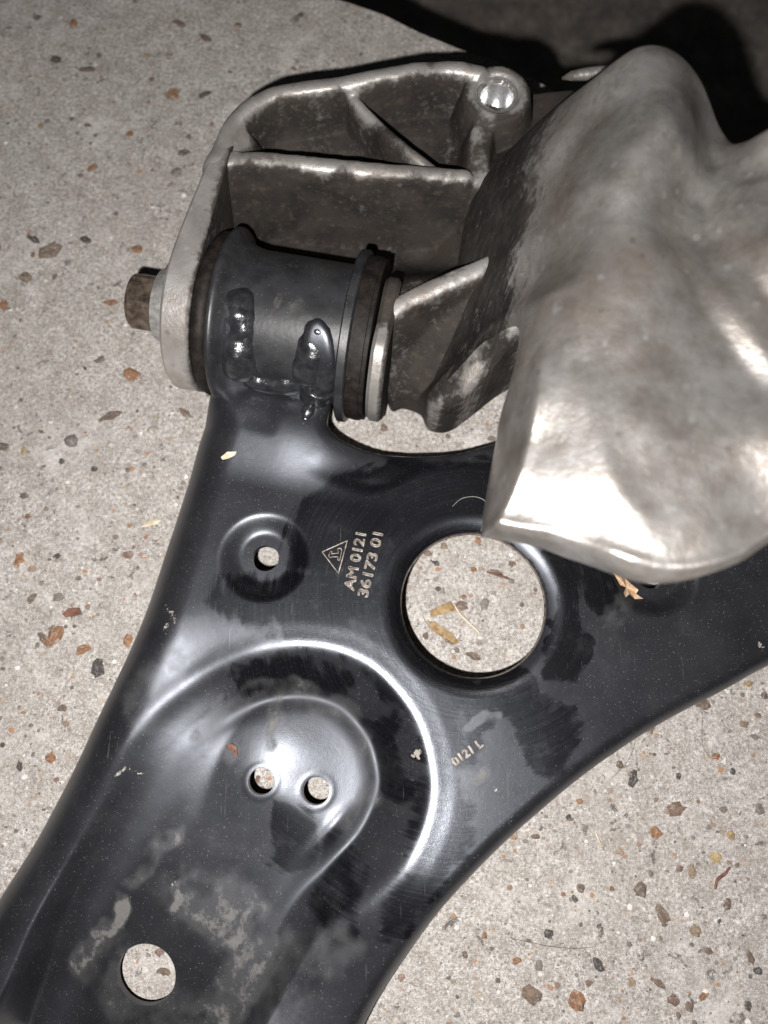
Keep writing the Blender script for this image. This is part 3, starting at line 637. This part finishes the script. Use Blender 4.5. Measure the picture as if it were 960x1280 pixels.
def web_grime(x, y):
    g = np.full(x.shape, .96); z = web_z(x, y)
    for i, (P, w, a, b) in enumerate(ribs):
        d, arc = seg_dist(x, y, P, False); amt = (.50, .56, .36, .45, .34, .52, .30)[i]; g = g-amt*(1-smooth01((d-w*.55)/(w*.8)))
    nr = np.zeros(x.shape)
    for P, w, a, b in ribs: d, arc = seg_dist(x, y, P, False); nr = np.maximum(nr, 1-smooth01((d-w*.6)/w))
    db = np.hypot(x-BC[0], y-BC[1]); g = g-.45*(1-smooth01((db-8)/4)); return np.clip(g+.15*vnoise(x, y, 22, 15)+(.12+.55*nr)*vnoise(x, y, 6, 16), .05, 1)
def web_brush(x, y):
    d, _ = seg_dist(x, y, ribs[6][0], False); return .35*(1-smooth01((d-6)/6))
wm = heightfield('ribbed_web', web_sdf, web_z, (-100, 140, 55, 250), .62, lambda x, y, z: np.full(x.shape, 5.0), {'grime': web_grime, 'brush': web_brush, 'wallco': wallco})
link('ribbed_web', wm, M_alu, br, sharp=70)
V, F = lathe([(-14, 4.2), (-1.0, 4.4), (-.9, 4.4), (-.9, 0.0)], (BC[0], BC[1], 52), (.001, 0, 1), 40)
V, F = lathe([(-13.5, .01), (-13.5, 4.3), (-3.2, 5.2), (-1.4, 6.6), (-1.4, 7.0)], (BC[0], BC[1], 52.6), (.0001, 0, 1), 40)
link('threaded_bore', mesh_from('threaded_bore', V, F), M_thread, br)
# little tab behind the horn
V, F = tube([U3(703,98,44), U3(714,95,46), U3(730,93,47), U3(750,91,48), U3(785,92,48)], [.6, 1.6, 2.2, 2.4, 2.4], 8, .1); tb = link('cast_tab', mesh_from('cast_tab', V, F), M_alu, br)
for nm, v in (('grime', .55), ('tarnish', 1.0)):
    at = tb.data.attributes.new(nm, 'FLOAT', 'POINT'); at.data.foreach_set('value', np.full(len(tb.data.vertices), v))
# the horn shell
horn_out = pxs([(735,100,92),(765,72,100),(795,54,104),(835,56,104),(868,78,102),(890,115,97),(903,150,92),(914,172,90),(935,163,100),(965,148,110),(1010,120,118),(1120,150,118),(1120,640,112),(1030,650,104),(965,676,105),(925,702,105),(880,718,105),(830,722,104.5),(785,712,103.5),(735,688,103.5),(690,672,101),(650,664,99.5),(617,655,98.5),(614,640,95),(625,560,88),(633,500,82),(642,452,74),(638,415,64),(612,418,52),(575,458,40),(546,490,30),(538,480,28),(552,420,32),(570,340,38),(583,270,43),(602,222,48),(650,172,60),(700,128,76)])
HORN = catmull(horn_out, 6)
hz = tps([(*U(*p[:2], p[2]), p[2]) for p in [
 (735,100,92),(795,58,104),(840,60,104),(880,105,99),(905,160,91),(914,172,90),
 (700,130,77),(650,174,61),(602,224,48),(575,320,40),(555,410,33),(540,490,28),
 (690,190,86),(640,260,66),(610,330,54),(590,400,46),(575,440,40),(640,330,70),(628,385,60),
 (740,160,97),(790,130,107),(835,120,109),(848,170,110),(868,150,104),(892,195,93),(800,220,109),(730,240,101),(690,280,88),
 (870,252,97.5),(862,300,99),(882,345,101),(905,205,95.5),(840,320,107),(770,330,107),(720,320,99),(962,160,110),(928,228,102),(906,282,103.5),(942,300,105),(962,262,105.5),(1000,250,106),
 (930,352,105),(962,372,106),(900,400,105.5),(932,440,106),(962,482,107),(1050,400,108),(860,440,106.5),(780,420,106.5),
 (690,365,99.5),(676,450,103.5),(664,540,105.5),(648,600,106.3),(630,640,106.3),(600,560,105.3),(590,640,106),(610,500,104),
 (705,370,101),(722,450,104.3),(738,530,106),(770,600,107),(790,640,107.3),(690,580,106.3),(690,640,106.6),(660,655,106.3),
 (800,520,107.8),(870,520,108.3),(950,540,111),(820,620,107.2),(900,630,108),(980,620,109),(830,690,106.8),(890,690,107.5),(760,670,106.3),(950,665,107),(735,688,104.8),(830,720,105),(1060,560,118)]], 5.0)
def horn_sdf(X, Y): return sdf_poly(X, Y, HORN)
LIP = catmull(pxs([(617,655,100),(650,664,101.5),(690,672,102.8),(735,688,104.8),(785,712,103.5),(830,722,104.5),(880,718,105),(925,702,105),(965,676,105),(1030,650,104)]), 6, False)
CRE = catmull(pxs([(690,362,98),(677,450,100.5),(664,540,101.5),(648,600,101.8),(626,650,101.8)]), 6, False)
RC1 = catmull(pxs([(893,205,99),(884,240,101),(893,275,102.5),(912,322,104.5),(960,376,108),(1010,425,111)]), 6, False)
RC2 = catmull(pxs([(842,300,102),(858,350,103),(882,395,104.5),(920,440,107),(965,486,110),(1010,530,112)]), 6, False)
RE1 = np.vstack([RC1, [RC1[-1]+np.array([60, 0]), RC1[0]+np.array([60, 60])]]); RE2 = np.vstack([RC2, [RC2[-1]+np.array([60, 0]), RC2[0]+np.array([60, 60])]])
FOLD = catmull(pxs([(692,360,99.5),(716,430,104),(738,520,106),(766,600,107),(800,652,107),(815,690,107)]), 6, False); FOLDW = np.vstack([FOLD, [FOLD[-1]+np.array([-80, -30]), FOLD[0]+np.array([-80, 0])]])
BEND = catmull(pxs([(560,560,104),(650,588,103),(720,612,105),(800,640,107),(900,660,107)]), 6, False); BENDS = np.vstack([BEND, [BEND[-1]+np.array([0, -60]), BEND[0]+np.array([0, -60])]])
XL, YL = U(785, 640, 107)
CREW = np.vstack([CRE, [CRE[-1]+np.array([-60, -20]), CRE[0]+np.array([-60, 0])]])
def horn_z(x, y):
    z = hz(x, y)+.25*vnoise(x, y, 24, 21)+.14*vnoise(x, y, 7, 22)
    d, a = seg_dist(x, y, CRE, False); wst = sdf_poly(x, y, CREW) < 0
    z = z-np.where(wst, smax(3.2*d-.6, 0*d, 1.2)*smooth01((a-.22)/.25), 0)+.5*np.exp(-(d/1.4)**2)*smooth01(a*4)
    for C_, E_, sl_, wd in ((RC1, RE1, .64, 6.5), (RC2, RE2, .56, 5.0)):
        d, a = seg_dist(x, y, C_, False); sg = np.where(sdf_poly(x, y, E_) < 0, d, -d)
        z = z+sl_*(smax(sg, 0*sg, 1.2)-smax(sg-wd, 0*sg, 1.6))*smooth01(a*5)
    d, a = seg_dist(x, y, FOLD, False); sg = np.where(sdf_poly(x, y, FOLDW) < 0, d, -d); z = z-.38*smax(sg, 0*sg, 1.6)*smooth01(a*4)*(1-(1-smooth01((y-YL+12)/13.0))*smooth01((x-XL+14)/16.0))
    wf = (1-smooth01((x-XL+14)/16.0)); d, a = seg_dist(x, y, BEND, False); sg = np.where(sdf_poly(x, y, BENDS) < 0, d, -d); z = z-wf*.22*(smax(sg, 0*sg, 1.4)-smax(sg-5.5, 0*sg, 1.6))
    d, a = seg_dist(x, y, LIP, False); z = z+.9*np.exp(-((d-1.6)/1.8)**2)
    out = -sdf_poly(x, y, HORN); q = np.clip(1-out/2.2, 0, 1); return z-2.0*q*q
wall_line = catmull(pxs([(720,115,84),(640,200,60),(600,270,50),(580,350,42),(560,440,34),(545,505,26)]), 6, False)
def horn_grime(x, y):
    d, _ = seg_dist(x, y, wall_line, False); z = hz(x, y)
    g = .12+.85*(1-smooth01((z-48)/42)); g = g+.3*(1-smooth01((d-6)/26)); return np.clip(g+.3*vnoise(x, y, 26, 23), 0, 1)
def horn_brush(x, y):
    z = hz(x, y); return (1-smooth01((z-62)/22))
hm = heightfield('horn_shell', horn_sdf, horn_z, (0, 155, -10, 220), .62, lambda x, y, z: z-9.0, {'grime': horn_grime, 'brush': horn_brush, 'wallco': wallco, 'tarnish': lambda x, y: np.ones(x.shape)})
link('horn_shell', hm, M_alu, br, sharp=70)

# ------------------------------------------------------------------ bolt through the bushing
bt = empty('hex_bolt', (0, 0, 0)); tag(bt, 'rusty brown hexagon bolt head with grey washer at the left end of the bushing', 'bolt')
def hexhead(t0, t1, R):
    ax = np.array(axis3); e1_ = np.cross(ax, (0, 0, 1.0)); e1_ /= np.linalg.norm(e1_); e2_ = np.array([0, 0, 1.0]); V, F = [], []; n = 36
    for t, ch in ((t0, .80), (t0+.2, .84), (t0+1.5, 1.0), (t1-.6, 1.0), (t1, .97)):
        for k in range(n):
            a = 2*math.pi*k/n+.26; hexr = R*math.cos(math.pi/6)/math.cos((a % (math.pi/3))-math.pi/6); r = min(hexr, R*.985)
            if ch < .9: r = min(r, R*ch*1.02)
            V.append(np.array(org3)+ax*t+(math.cos(a)*e1_+math.sin(a)*e2_)*r)
    for r in range(4):
        for i in range(n): a, b = r*n+i, r*n+(i+1) % n; F.append((a, b, b+n, a+n))
    F.append(tuple(range(n))[::-1]); F.append(tuple(4*n+i for i in range(n))); return V, F
V, F = hexhead(-34.5, -24.6, 10.4); m = mesh_from('bolt_head', V, F)
bm = bmesh.new(); bm.from_mesh(m); bmesh.ops.recalc_face_normals(bm, faces=bm.faces); bm.to_mesh(m); bm.free(); link('bolt_head', m, M_bolt, bt, sharp=25)
V, F = lathe([(-24.8, 3), (-24.8, 11.6), (-24.4, 12.2), (-20.2, 12.8), (-19.9, 14.8), (-19.2, 15.2), (-16.4, 15.2), (-15.4, 14.4), (-15.4, 3)], org3, axis3, 64); link('washer', mesh_from('washer', V, F), M_washer, bt, sharp=40)
V, F = lathe([(-24.7, .1), (-24.7, 6), (56, 6), (56, .1)], org3, axis3, 24); link('shank', mesh_from('shank', V, F), M_bolt, bt, sharp=40)

# ------------------------------------------------------------------ small loose things
def flat_bit(name, pts, mat, thick, lift, label, cat, z0=0.0, on_arm_=False, curl=.6):
    P = [U(*p, z0) for p in pts]; c = np.mean(P, 0); V, F = [], []; n = len(P)
    zz = lambda q: (surf(*q) if on_arm_ else 0)+lift
    rel = [np.array([p[0], p[1], zz(p)+curl*rng.random()]) for p in P]; mid = np.array([c[0], c[1], zz(c)+curl*.5])
    for p in rel+[mid]: V.append(p+np.array([0, 0, thick]))
    for p in rel+[mid]: V.append(p)
    for i in range(n):
        j = (i+1) % n; F += [(i, j, n), (j+n+1, i+n+1, 2*n+1), (i+n+1, j+n+1, j, i)]
    return tag(link(name, mesh_from(name, V, F), mat, smooth=False), label, cat)
flat_bit('leaf_fragment', [(763,713),(772,713),(785,720),(792,728),(801,736),(799,741),(808,747),(796,748),(788,742),(781,747),(779,741),(786,734),(776,731),(770,722)], M_leaf, .25, .25, 'torn tan leaf fragment on the black arm beside the horn lip', 'leaf', 22, True, 1.2)
flat_bit('wood_chip', [(537,764),(562,752),(570,763),(548,769),(538,772)], M_wood, .8, .2, 'short amber wood chip on concrete seen through the big round hole', 'wood chip')
flat_bit('leaf_strip', [(534,776),(546,780),(566,793),(574,804),(568,805),(554,796),(541,789)], M_wood, .3, .2, 'curled olive leaf strip below the amber chip inside the big round hole', 'leaf')
flat_bit('paint_flake', [(270,563),(279,557),(291,557),(289,561),(280,565),(272,566)], M_straw, .3, .15, 'cream flake stuck on the neck of the black arm below the welds', 'flake', 34, True, .2)
flat_bit('leaf_sheath', [(285,931),(293,928),(299,933),(300,943),(296,944),(294,937),(286,935)], M_twig, .6, .3, 'small curled brown leaf bit left of the two small holes in the recess', 'leaf', 20, True, .8)
flat_bit('white_chip', [(899,952),(906,945),(905,956)], M_pale, .4, .2, 'tiny white triangular chip on the concrete at the right edge', 'chip')
flat_bit('wood_flake', [(176,660),(187,652),(203,650),(198,655),(184,659)], M_straw, .3, .3, 'pale splinter on concrete left of the arm beside its straight edge', 'flake')
flat_bit('seed_husk', [(80,768),(86,762),(100,760),(102,765),(98,769),(84,772)], M_twig, .9, .3, 'dark brown seed husk on the concrete above the orange stones at left', 'husk')
def strand(name, pts, mat, rad, label, cat, z=.5, on_arm_=False, z0=0):
    Q = []
    for p in pts:
        q = U(*p, z0); Q.append(np.array([q[0], q[1], (surf(*q) if on_arm_ else 0)+z]))
    P = catmull(Q, 6, False); V, F = tube(P, [rad*(.6+.4*math.sin(math.pi*min(max(i/(len(P)-1), .08), .92))) for i in range(len(P))], 6)
    return tag(link(name, mesh_from(name, V, F), mat), label, cat)
strand('straw', [(566,754),(575,768),(588,781),(599,791)], M_straw, .42, 'straight pale straw on concrete inside the big round hole', 'straw', .8)
strand('twig', [(608,715),(622,719),(637,724)], M_twig, .5, 'short dark twig on concrete in the upper right of the big hole', 'twig', .5)
strand('twig', [(911,1084),(905,1092),(896,1099),(893,1111)], M_twig, .55, 'curved reddish brown twig on bare concrete at lower right', 'twig', .6)
strand('root_fibre', [(527,768),(537,784),(550,794),(560,803),(573,801)], M_wood, .16, 'thin wiry plant fibre looping under the leaf strip in the big hole', 'fibre', .5)
strand('hair', [(793,910),(793,930),(785,950),(772,965),(765,972)], M_hair, .10, 'fine dark hair on concrete beside the arm edge and a brown stone', 'hair', .3)
strand('hair', [(878,895),(877,915),(879,935),(890,949)], M_hair, .10, 'fine dark hair curving down to the tiny white chip on concrete', 'hair', .3)
strand('hair', [(640,1173),(665,1178),(690,1183),(720,1185),(745,1183)], M_hair, .09, 'fine dark hair lying sideways on concrete at the lower right', 'hair', .3)
strand('hair', [(566,632),(578,622),(596,620),(609,628),(607,648),(602,662)], M_pale, .07, 'pale curled hair on the black arm just above the big hole', 'hair', .2, True, 25)
strand('twig', [(744,1040),(748,1050),(752,1058)], M_straw, .35, 'tiny pale twig on the concrete below the curved right edge of the arm', 'twig', .4)
